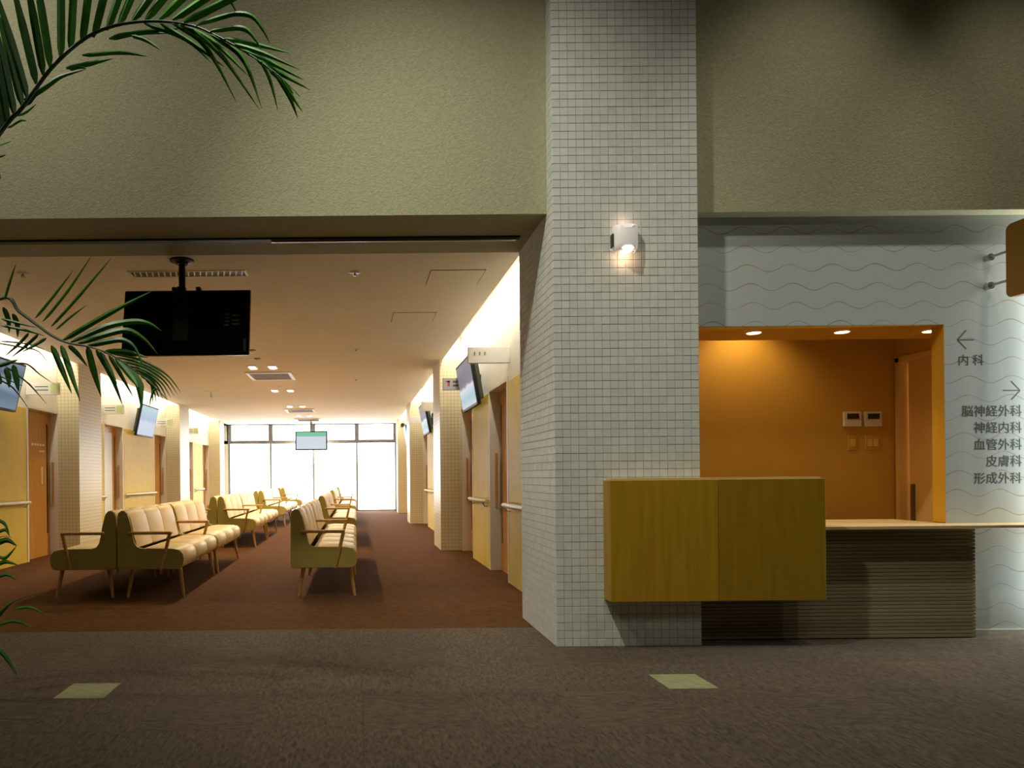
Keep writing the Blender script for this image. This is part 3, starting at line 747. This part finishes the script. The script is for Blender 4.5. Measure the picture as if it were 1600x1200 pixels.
# reception room
RY, RX = 5.70, 4.41
struct('wall_reception_back', B((1.6, RY, 0), (RX+0.15, RY+0.1, 2.6)), M['orange_wall'])
struct('wall_reception_left', B((PX1-0.5, PY1+0.005, 0), (PX1-0.4, RY, 2.6)).box((PX1-0.02, WY+0.1, 0), (PX1-0.0005, PY1+0.04, 2.6)), M['orange_wall'])
struct('wall_reception_right', B((RX, WY+0.1, 2.03), (RX+0.15, RY, 2.6)).box((RX, RY-0.02, 0), (RX+0.15, RY, 2.03)).box((RX, WY+0.1, 0), (RX+0.15, 4.95, 2.03)), M['orange_wall'])
struct('ceiling_reception', B((1.6, 5.17, 2.5), (RX+0.15, RY+0.1, 2.6)).box((1.6, WY+0.1, 2.5), (RX+0.15, 5.17, 2.6)), M['orange_wall'])
d13 = obj('door_13', B((RX+0.06, 5.0, 0), (RX+0.10, RY-0.06, 1.99)), M['pinkdoor'], kind='structure')
obj('door_frame', B((RX-0.015, RY-0.05, 0), (RX+0.1, RY-0.015, 2.02)).box((RX-0.015, 4.95, 1.985), (RX+0.1, RY-0.015, 2.03)).box((RX-0.015, 4.95, 0), (RX+0.1, 5.0, 1.985)), M['pinkdoor'], d13)
obj('door_handle', B((RX+0.035, 5.58, 0.70), (RX+0.06, 5.60, 1.0)), M['brown_panel'], d13)
# niche downlights
src = None
for i, x in enumerate((2.80, 3.42, 4.04)):
    lab = ['left', 'middle', 'right'][i]+' small round downlight under the orange reception soffit'
    t = thing('niche_downlight', lab, 'light', (x, 4.90, NZ), 'reception downlights')
    obj('trim_ring', MB().lathe([(0.054, -0.004), (0.058, 0)], 0, 0, 20), M['orange'], t)
    obj('lens', MB().lathe([(0.040, -0.008), (0.046, -0.004)], 0, 0, 20), M['lamp_niche'], t)
    spot('niche_light', (x, 4.90, NZ-0.02), (x, 4.93, 0), 6, NWARM, 0.03, 110, 0.7)
t = thing('reception_ceiling_lamp', 'round lamp in the inner reception ceiling near the back wall', 'light', (3.12, 5.42, 2.5))
obj('lens', MB().lathe([(0.06, -0.006), (0.07, 0)], 0, 0, 20), M['lamp_niche'], t)
spot('reception_light', (3.12, 5.42, 2.47), (3.12, 5.55, 0), 24, NWARM, 0.05, 125, 0.7)
# thermostats and switches on the back wall
def wall_ctrl(px, py, w_, h_, lab, name, cat, display):
    p = at(px, py, RY)
    t = thing(name, lab, cat, (p.x, RY, p.z), 'controls on the reception wall')
    obj('housing', B((-w_/2, -0.022 if display else -0.008, -h_/2), (w_/2, 0, h_/2), 0.003), M['frame'] if display else M['orange_wall'], t)
    if display: obj('display', B((-w_*0.34, -0.025, 0.0), (w_*0.34, -0.022, h_*0.36)), M['black'], t, label='dark display')
    else:
        n = display is None and 2 or 1
        for i in range(n):
            cx = (i-(n-1)/2)*0.048
            obj('rocker', B((cx-0.02, -0.013, -0.03), (cx+0.02, -0.008, 0.03), 0.002), M['pinkdoor'], t)
wall_ctrl(1330, 655, 0.14, 0.122, 'left cream thermostat on the ochre reception wall', 'thermostat', 'thermostat', True)
wall_ctrl(1362, 655, 0.14, 0.122, 'right cream thermostat on the ochre reception wall', 'thermostat', 'thermostat', True)
wall_ctrl(1331, 692, 0.073, 0.12, 'narrow switch plate under the left thermostat', 'light_switch', 'switch', False)
wall_ctrl(1362.5, 692, 0.118, 0.12, 'double switch plate under the right thermostat', 'light_switch', 'switch', None)
# counter
t = thing('reception_counter', 'long pale oak counter top with slatted base in front of the reception opening', 'counter', (3.2, 4.6, 0))
obj('top', B((PX1-3.2+0.005, -0.10, CT-0.028), (4.70-3.2, 0.087, CT-0.004), 0.003).box((PX1-3.2+0.005, 0.087, CT-0.028), (NX1-3.2-0.008, 0.545, CT-0.004)), M['oak_light'], t)
BX1 = 4.08
obj('base', B((PX1-3.2+0.005, 0.02, 0.0), (BX1-3.2, 0.085, CT-0.03)), M['rib'], t)
nsl = 30; hz = (CT-0.035)/nsl
for i in range(nsl):
    z = 0.004+i*hz
    obj('slat', B((PX1-3.2+0.008, 0.0, z+0.0012), (BX1-3.2-0.003, 0.02, z+hz-0.0022), 0.002), M['rib'], t)
# oak box in front of the pillar
BX0, BXR, BZ0, BZ1, BYF = 1.575, 2.91, 0.307, 1.062, 4.33
t = thing('oak_cabinet', 'oak veneered box cabinet projecting across the foot of the tiled pillar', 'cabinet', (BX0, BYF, BZ0))
xs = 0.67
obj('front_panel', B((0, 0, 0), (xs-0.0015, 0.02, BZ1-BZ0), 0.0015), M['oak'], t)
obj('front_panel', B((xs+0.0015, 0, 0), (BXR-BX0, 0.02, BZ1-BZ0), 0.0015), wood('oak_veneer_darker', (0.29, 0.158, 0.005), (0.345, 0.19, 0.008), 0.45, 'Z'), t, label='darker right-hand veneer panel')
obj('body', B((0.0, 0.02, 0.0), (BXR-BX0, PY0-BYF-0.004, BZ1-BZ0)).box((PX1-BX0+0.004, PY0-BYF-0.004, 0.004), (BXR-BX0, 4.495-BYF, BZ1-BZ0)), M['oak'], t)
obj('top_board', B((0.02, 0.045, BZ1-BZ0), (BXR-BX0, PY0-BYF-0.004, BZ1-BZ0+0.012)).box((PX1-BX0+0.004, PY0-BYF-0.004, BZ1-BZ0), (BXR-BX0, 4.495-BYF, BZ1-BZ0+0.012)), M['oak_light'], t, label='thin pale top board')

# ------------------------------------------------------------------ wall lamp on the pillar
lp = at(979.5, 371, 4.40)
t = thing('wall_lamp', 'small frosted glass wall lamp glowing on the tiled pillar', 'lamp', (lp.x, PY0, lp.z))
def glass_emit():
    m = bpy.data.materials.new('frosted_lit_glass'); m.use_nodes = True
    nt = m.node_tree; b = nt.nodes['Principled BSDF']
    b.inputs['Base Color'].default_value = (0.8, 0.76, 0.72, 1); b.inputs['Roughness'].default_value = 0.35
    b.inputs['Emission Color'].default_value = (1.0, 0.88, 0.8, 1); b.inputs['Emission Strength'].default_value = 0.16
    return m
gm = glass_emit(); n = 14; shade = MB()
prof = []
for j in range(n+1):
    a = math.pi*j/n; prof.append((-0.078*math.cos(a), -0.075*math.sin(a)**0.6-0.012))
zs = [(-0.085, 0.80), (-0.07, 0.95), (-0.04, 1.0), (0.07, 1.0), (0.078, 0.97)]
for z, s_ in zs:
    for x, y in prof: shade.v.append((x*s_, y*s_-0.0, z))
for i in range(len(zs)-1):
    for j in range(n): a0 = i*(n+1)+j; shade.f.append((a0, a0+1, a0+n+2, a0+n+1))
sh = obj('glass_shade', shade, gm, t, True)
sm = sh.modifiers.new('solid', 'SOLIDIFY'); sm.thickness = 0.004
obj('lit_bottom', MB().tube([(0, -0.045, -0.088), (0, -0.045, -0.07), (0, -0.045, -0.055)], [0.030, 0.052, 0.045], 16), emit('bright_bulb_glass', (1.0, 0.9, 0.82), 1.15), t, True, label='bright rounded lower end of the lamp')
obj('lit_top', MB().tube([(0, -0.045, 0.055), (0, -0.045, 0.075)], [0.045, 0.055], 16), emit('bright_top_glass', (1.0, 0.9, 0.82), 0.85), t, True)
obj('back_plate', B((-0.045, -0.010, -0.05), (0.045, 0, 0.05), 0.003), M['tvgreen'], t)
obj('side_clip', B((-0.088, -0.05, -0.055), (-0.078, -0.012, 0.03), 0.002), M['tvgreen'], t)
pl = bpy.data.lights.new('wall_lamp_light', 'POINT'); pl.energy = 0.42; pl.color = (1.0, 0.62, 0.38); pl.shadow_soft_size = 0.03
po = bpy.data.objects.new('wall_lamp_light', pl); C.objects.link(po); po.location = (lp.x, PY0-0.05, lp.z-0.115)
pl2 = bpy.data.lights.new('wall_lamp_uplight', 'POINT'); pl2.energy = 0.13; pl2.color = (1.0, 0.6, 0.45); pl2.shadow_soft_size = 0.03
po2 = bpy.data.objects.new('wall_lamp_uplight', pl2); C.objects.link(po2); po2.location = (lp.x, PY0-0.05, lp.z+0.105)

# ------------------------------------------------------------------ wall lettering
dirg = thing('wall_directory', 'black department lettering with two arrows on the wave-patterned wall', 'lettering', (4.2, WY, 1.5))
def wtext(body, xr, y, sz, sp=1.0, align='RIGHT'):
    p = at(xr, y, WY)
    text_mesh('lettering', body, sz, M['text'], facing_cam(p.x-4.2, -0.0004, p.z-1.5), dirg, align, sp, 0.0002, 0.0003)
for body, y in (('脳神経外科', 643), ('神経内科', 669), ('血管外科', 695.5), ('皮膚科', 721.5), ('形成外科', 748)):
    wtext(body, 1597, y, 0.0815)
wtext('内 科', 1517, 564, 0.078, 1.0, 'CENTER')
def arrow(x0, x1, yc, h):
    a, b = at(x0, yc, WY), at(x1, yc, WY)
    k = Vector((4.2, WY, 1.5)); y = -0.0015
    mb = MB(); A = a-k; Bv = b-k; sg = 1 if Bv.x > A.x else -1
    mb.tube([(A.x, y, A.z), (Bv.x, y, Bv.z)], 0.0035, 6); hh = h*WY/F/2
    for s_ in (1, -1): mb.tube([(A.x+sg*hh*0.95, y, A.z+s_*hh), (A.x, y, A.z)], 0.0035, 6)
    mb.v = [(vx, -0.0005+(vy-y)*0.08, vz) for vx, vy, vz in mb.v]
    obj('arrow', mb, M['text'], dirg)
arrow(1496, 1522, 531, 29); arrow(1594, 1567, 610, 29)

# projecting brown sign at the right edge
t = thing('projecting_sign', 'golden brown rounded sign on two metal arms at the right edge of the picture', 'sign', (4.25, WY, 2.45))
for py in (404, 448):
    p = at(1545, py, WY)
    obj('arm', MB().tube([(0, 0, p.z-2.45), (0, -0.20, p.z-2.45)], 0.009, 10), M['chrome'], t, True)
    obj('arm_base', MB().tube([(0, 0, p.z-2.45), (0, -0.035, p.z-2.45)], 0.024, 14), M['chrome'], t, True)
pt, pb = at(1581, 352, 4.53).z-2.45, at(1581, 466, 4.53).z-2.45
mb = MB(); y0, y1 = -0.16, -0.70; r = 0.04; pts = []
for cy, cz, a0 in ((y0-r, pt-r, 0), (y1+r, pt-r, 90), (y1+r, pb+r, 180), (y0-r, pb+r, 270)):
    for q in range(6):
        a = math.radians(a0+q*18); pts.append((cy+r*math.cos(a), cz+r*math.sin(a)))
k = len(pts)
for x in (-0.02, 0.02):
    for y, z in pts: mb.v.append((x, y, z))
for j in range(k): mb.f.append((j, (j+1) % k, k+(j+1) % k, k+j))
mb.f.append(tuple(range(k))); mb.f.append(tuple(range(k, 2*k))[::-1])
obj('plate', mb, M['sign_brown'], t)
# vertical strip lamp that lights the end of the wave wall
t = thing('vertical_strip_lamp', 'tall vertical white strip lamp standing at the right end of the wave wall', 'light', (4.82, WY-0.02, 0))
obj('channel', B((-0.05, -0.05, 0.0), (0.05, 0, ZC)), M['white'], t)
obj('diffuser', B((-0.055, -0.045, 0.05), (-0.05, -0.005, ZC-0.05)), M['cove_tube'], t)
area('strip_lamp_light', (4.75, WY-0.055, 1.42), 2.6, (0, math.radians(90), 0), 24, (0.90, 1.0, 0.97), 0.05)

# ------------------------------------------------------------------ lobby ceiling lamps (fixtures, the added fill included)
for i, (x, y, z, tg, p, cone) in enumerate(LOBBY_LAMPS_AND_FILL):
    t = thing('lobby_downlight_and_fill', ['third from the right', 'second from the right', 'rightmost', 'leftmost', 'second from the left', 'rear fill light added as a'][i]+' recessed lamp in the high lobby ceiling above the camera', 'light', (x, y, HZ))
    obj('ring', MB().lathe([(0.10, -0.02), (0.12, 0)], 0, 0, 20), M['white'], t)
    obj('lens', MB().lathe([(0.08, -0.024), (0.09, -0.02)], 0, 0, 20), M['exit_lamp'], t)

# ------------------------------------------------------------------ potted palm at the left
palm = thing('areca_palm', 'tall potted areca palm whose green fronds reach in from the left edge', 'plant', (-2.3, 3.3, 0))
KP = Vector((-2.3, 3.3, 0))
obj('pot', MB().lathe([(0.20, 0.0), (0.24, 0.02), (0.30, 0.46), (0.31, 0.50), (0.27, 0.50)], 0, 0, 24), M['pot'], palm, True)
obj('soil', MB().lathe([(0.265, 0.49), (0.265, 0.502)], 0, 0, 24), M['soil'], palm)
def smooth_path(pts, n=5):
    out = []; P_ = [pts[0]]+list(pts)+[pts[-1]]
    for i in range(1, len(P_)-2):
        p0, p1, p2, p3 = P_[i-1], P_[i], P_[i+1], P_[i+2]
        for k in range(n):
            t = k/n
            out.append(0.5*((2*p1)+(-p0+p2)*t+(2*p0-5*p1+4*p2-p3)*t*t+(-p0+3*p1-3*p2+p3)*t**3))
    out.append(pts[-1]); return out
def leaflet(pts, w_, frond, dry=False):
    pp = smooth_path(pts, 4) if len(pts) > 2 else [pts[0].lerp(pts[1], i/5) for i in range(6)]
    mb = MB(); n = len(pp)
    side_hint = Vector((0, 1, 0))
    for i, p in enumerate(pp):
        t = (pp[min(i+1, n-1)]-pp[max(i-1, 0)]).normalized()
        a = t.cross(side_hint).normalized()
        f = i/(n-1); ww_ = w_*1.1*max(0.08, (min(1, f*5+0.3))*(1-max(0, f-0.5)/0.5)**0.8)/2
        dn = side_hint*(-ww_*0.55)
        for q in (p-a*ww_-dn, p+dn*0.2, p+a*ww_-dn, p+dn*0.2+side_hint*0.0015): mb.v.append(tuple(q-KP))
    for i in range(n-1):
        a0 = i*4
        for j in range(4): mb.f.append((a0+j, a0+(j+1) % 4, a0+4+(j+1) % 4, a0+4+j))
    mb.f.append((0, 1, 2, 3)); e = (n-1)*4; mb.f.append((e+3, e+2, e+1, e))
    obj('leaflet', mb, M['leaf_dry'] if dry else M['leaf'], frond, True)
def frond(rach, D0, D1, root, r0=0.009, r1=0.002, stem='stem'):
    """rach: midrib in photo points; the petiole continues off-frame to the pot"""
    n = len(rach)
    vis = [at(x, y, D0+(D1-D0)*i/(n-1)) for i, (x, y) in enumerate(rach)]
    base = [Vector(p) for p in root]
    path = smooth_path(base+vis, 5)
    m = len(path)
    f = obj('frond', MB().tube([p-KP for p in path], [r0+(r1-r0)*i/(m-1) for i in range(m)], 6), M[stem], palm, True)
    return f
J = lambda s=0.06: random.uniform(-s, s)
# A: large arching frond at the top left
A = frond([(0, 208), (35, 168), (80, 107), (130, 62), (180, 40), (240, 33), (300, 40), (350, 62), (400, 92), (440, 122), (468, 150)], 3.2, 3.0, [(-2.3, 3.3, .5), (-2.28, 3.28, 1.4), (-2.0, 3.25, 2.2)], 0.012, 0.0022, 'stem_dark')
DA = lambda x: 3.2-0.2*x/470
def LA(pts, w_=11, dd=0.0, dry=False):
    n = len(pts); d0 = DA(pts[0][0])
    leaflet([at(x, y, d0+dd*i/(n-1)) for i, (x, y) in enumerate(pts)], w_*3.1/F, A, dry)
ups = [((3, 205), (-20, 110)), ((11, 195), (-16, 50)), ((22, 180), (-12, 40)), ((34, 165), (-2, 40)), ((42, 152), (-6, 0)), ((56, 131), (22, 0)), ((67, 117), (44, 0)), ((78, 105), (59, 0)), ((94, 90), (92, 0)), ((109, 78), (111, 0)), ((127, 67), (134, 0)), ((145, 58), (158, 0)), ((166, 47), (181, 0)), ((184, 41), (200, 0)), ((205, 34), (228, 0)), ((225, 33), (250, 0)), ((247, 31), (278, 0)), ((269, 30), (312, 0)), ((287, 34), (350, 0))]
for (x0, y0), (x1, y1) in ups:
    L_ = math.hypot(x1-x0, y1-y0); k = max(1.0, 190/L_) if y1 < 30 else 1.3
    ex, ey = x0+(x1-x0)*k, y0+(y1-y0)*k
    LA([(x0, y0), ((x0+ex)/2+2, (y0+ey)/2), (ex+4, ey)], 12, -0.1+J())
for p, w_ in (([(306, 39), (340, 27), (369, 20), (394, 25), (412, 48), (422, 69)], 8), ([(328, 48), (369, 42), (390, 50), (409, 78)], 8), ([(350, 60), (390, 66), (453, 83)], 8), ([(366, 68), (410, 82), (469, 109)], 7), ([(380, 78), (425, 98), (475, 125)], 7), ([(400, 92), (440, 115), (484, 140)], 7), ([(420, 108), (445, 130), (459, 147)], 6), ([(432, 118), (452, 150), (465, 184)], 6), ([(440, 122), (455, 148), (473, 175)], 5),
              ([(269, 36), (310, 60), (337, 97), (369, 159)], 7), ([(300, 44), (335, 75), (359, 103), (406, 172)], 7), ([(330, 54), (368, 78), (387, 106), (409, 169)], 8), ([(280, 38), (330, 62), (392, 122)], 7), ([(250, 36), (300, 66), (350, 104)], 7), ([(225, 36), (290, 60), (330, 98)], 7), ([(408, 96), (422, 125), (434, 172)], 5),
              ([(170, 60), (215, 50), (262, 52)], 8), ([(178, 55), (230, 48), (285, 44)], 7), ([(205, 55), (228, 62), (252, 79)], 6), ([(128, 86), (187, 81), (231, 88)], 7), ([(103, 106), (140, 98), (177, 91)], 8), ([(108, 108), (122, 104), (135, 107)], 6), ([(37, 156), (65, 138), (94, 119), (134, 108)], 9), ([(40, 165), (60, 140), (100, 116)], 8), ([(25, 181), (40, 174), (57, 162)], 6), ([(12, 200), (30, 188), (42, 189)], 5), ([(-4, 228), (6, 224), (18, 220)], 4), ([(-4, 244), (3, 243), (9, 241)], 4), ([(-8, 230), (-4, 262), (2, 282)], 4), ([(345, -20), (362, 5), (373, 28)], 3)):
    LA(p, w_, 0.05+J())
# B: middle frond in front of the hanging television
Bf = frond([(0, 467), (30, 487), (57, 507), (82, 525), (107, 536), (140, 542), (175, 555), (212, 580), (237, 600), (262, 625)], 3.6, 3.4, [(-2.3, 3.3, .5), (-2.35, 3.4, 1.1), (-2.15, 3.55, 1.75)], 0.012, 0.0015)
def LB(pts, w_=8, dd=0.0, dry=False, fr=None):
    n = len(pts); d0 = 3.58
    leaflet([at(x, y, d0+dd*i/(n-1)) for i, (x, y) in enumerate(pts)], w_*3.5/F, fr or Bf, dry)
for p, w_ in (([(7, 467), (15, 440), (25, 412)], 4), ([(55, 497), (85, 460), (115, 422)], 4.5), ([(67, 502), (105, 455), (144, 398)], 4.5), ([(80, 510), (125, 460), (175, 402)], 4.5), ([(87, 515), (110, 495), (135, 477)], 3.5),
              ([(97, 532), (165, 492), (237, 455)], 8), ([(110, 535), (165, 510), (207, 502), (232, 505), (252, 517)], 9), ([(122, 537), (165, 522), (198, 516), (225, 530), (246, 553)], 9), ([(137, 540), (165, 534), (190, 531), (210, 543), (226, 578)], 8), ([(162, 550), (195, 549), (231, 559)], 8),
              ([(80, 540), (95, 575), (112, 615)], 9), ([(95, 540), (108, 578), (125, 626)], 9), ([(107, 540), (120, 552), (136, 572)], 7), ([(136, 542), (145, 578), (158, 620)], 10), ([(150, 547), (172, 585), (191, 632)], 8), ([(157, 550), (172, 580), (183, 600)], 7), ([(170, 555), (188, 585), (208, 620)], 6), ([(190, 565), (214, 595), (219, 615), (221, 640)], 12), ([(180, 560), (205, 590), (216, 605)], 8),
              ([(45, 520), (28, 538), (8, 556)], 5), ([(60, 522), (40, 540), (18, 558)], 5), ([(72, 528), (52, 540), (34, 550)], 5), ([(5, 480), (12, 500), (14, 520)], 8), ([(20, 490), (26, 508), (27, 527)], 8), ([(2, 498), (30, 505), (60, 512)], 4), ([(0, 508), (40, 516), (70, 525)], 4)):
    LB(p, w_, J(0.12))
for i in range(10):
    x0, y0 = 172+i*8, 552+i*6
    tx, ty = 283-i*5.5, 614+i*2.4
    LB([(x0, y0), (x0+(tx-x0)*0.45, y0+(ty-y0)*0.18), (x0+(tx-x0)*0.8, y0+(ty-y0)*0.55), (tx, ty)], 3.6, 0.04*(i % 3))
for p in ([(-5, 536), (25, 541), (60, 549), (78, 575)], [(18, 568), (42, 569), (62, 585), (86, 601)], [(8, 572), (45, 600), (74, 633)], [(-5, 592), (20, 606), (46, 640)], [(0, 533), (40, 537), (70, 546)]):
    LB(p, 2.5, 0.1, True)
# C: low fronds at the edge
Cf = frond([(-25, 580), (0, 588), (18, 596), (35, 603)], 3.5, 3.45, [(-2.3, 3.3, .5), (-2.3, 3.4, 1.0), (-2.05, 3.5, 1.45)], 0.008, 0.0015)
for p, w_ in (([(-4, 572), (12, 567), (28, 562)], 6), ([(8, 575), (12, 590), (14, 606)], 9), ([(20, 570), (25, 595), (29, 612)], 9), ([(-4, 580), (0, 596), (2, 600)], 6)): LB(p, w_, 0, False, Cf)
Df = frond([(-30, 860), (-10, 845), (5, 838), (18, 840)], 3.3, 3.3, [(-2.25, 3.3, .5), (-2.2, 3.3, .62), (-2.0, 3.3, .72)], 0.006, 0.0012)
for p, w_ in (([(-6, 812), (6, 818), (14, 832)], 5), ([(-4, 832), (8, 828), (15, 838)], 5), ([(-6, 850), (10, 844), (26, 853)], 8), ([(-6, 868), (8, 872), (26, 853)], 5), ([(-8, 884), (8, 878), (28, 883)], 6), ([(-6, 903), (10, 898), (26, 907)], 5)): LB(p, w_, 0, False, Df)
Ef = frond([(-35, 1000), (-15, 975), (5, 953), (30, 936), (72, 925)], 3.2, 3.1, [(-2.2, 3.3, .5), (-2.1, 3.3, .50), (-1.98, 3.25, .42)], 0.006, 0.0012)
for p, w_ in (([(22, 952), (42, 949), (58, 954), (73, 963)], 4), ([(-2, 977), (18, 971), (38, 975), (52, 986)], 4.5), ([(-6, 1012), (10, 1030), (27, 1056)], 7), ([(-6, 968), (10, 948), (24, 938)], 5)): LB(p, w_, 0, False, Ef)
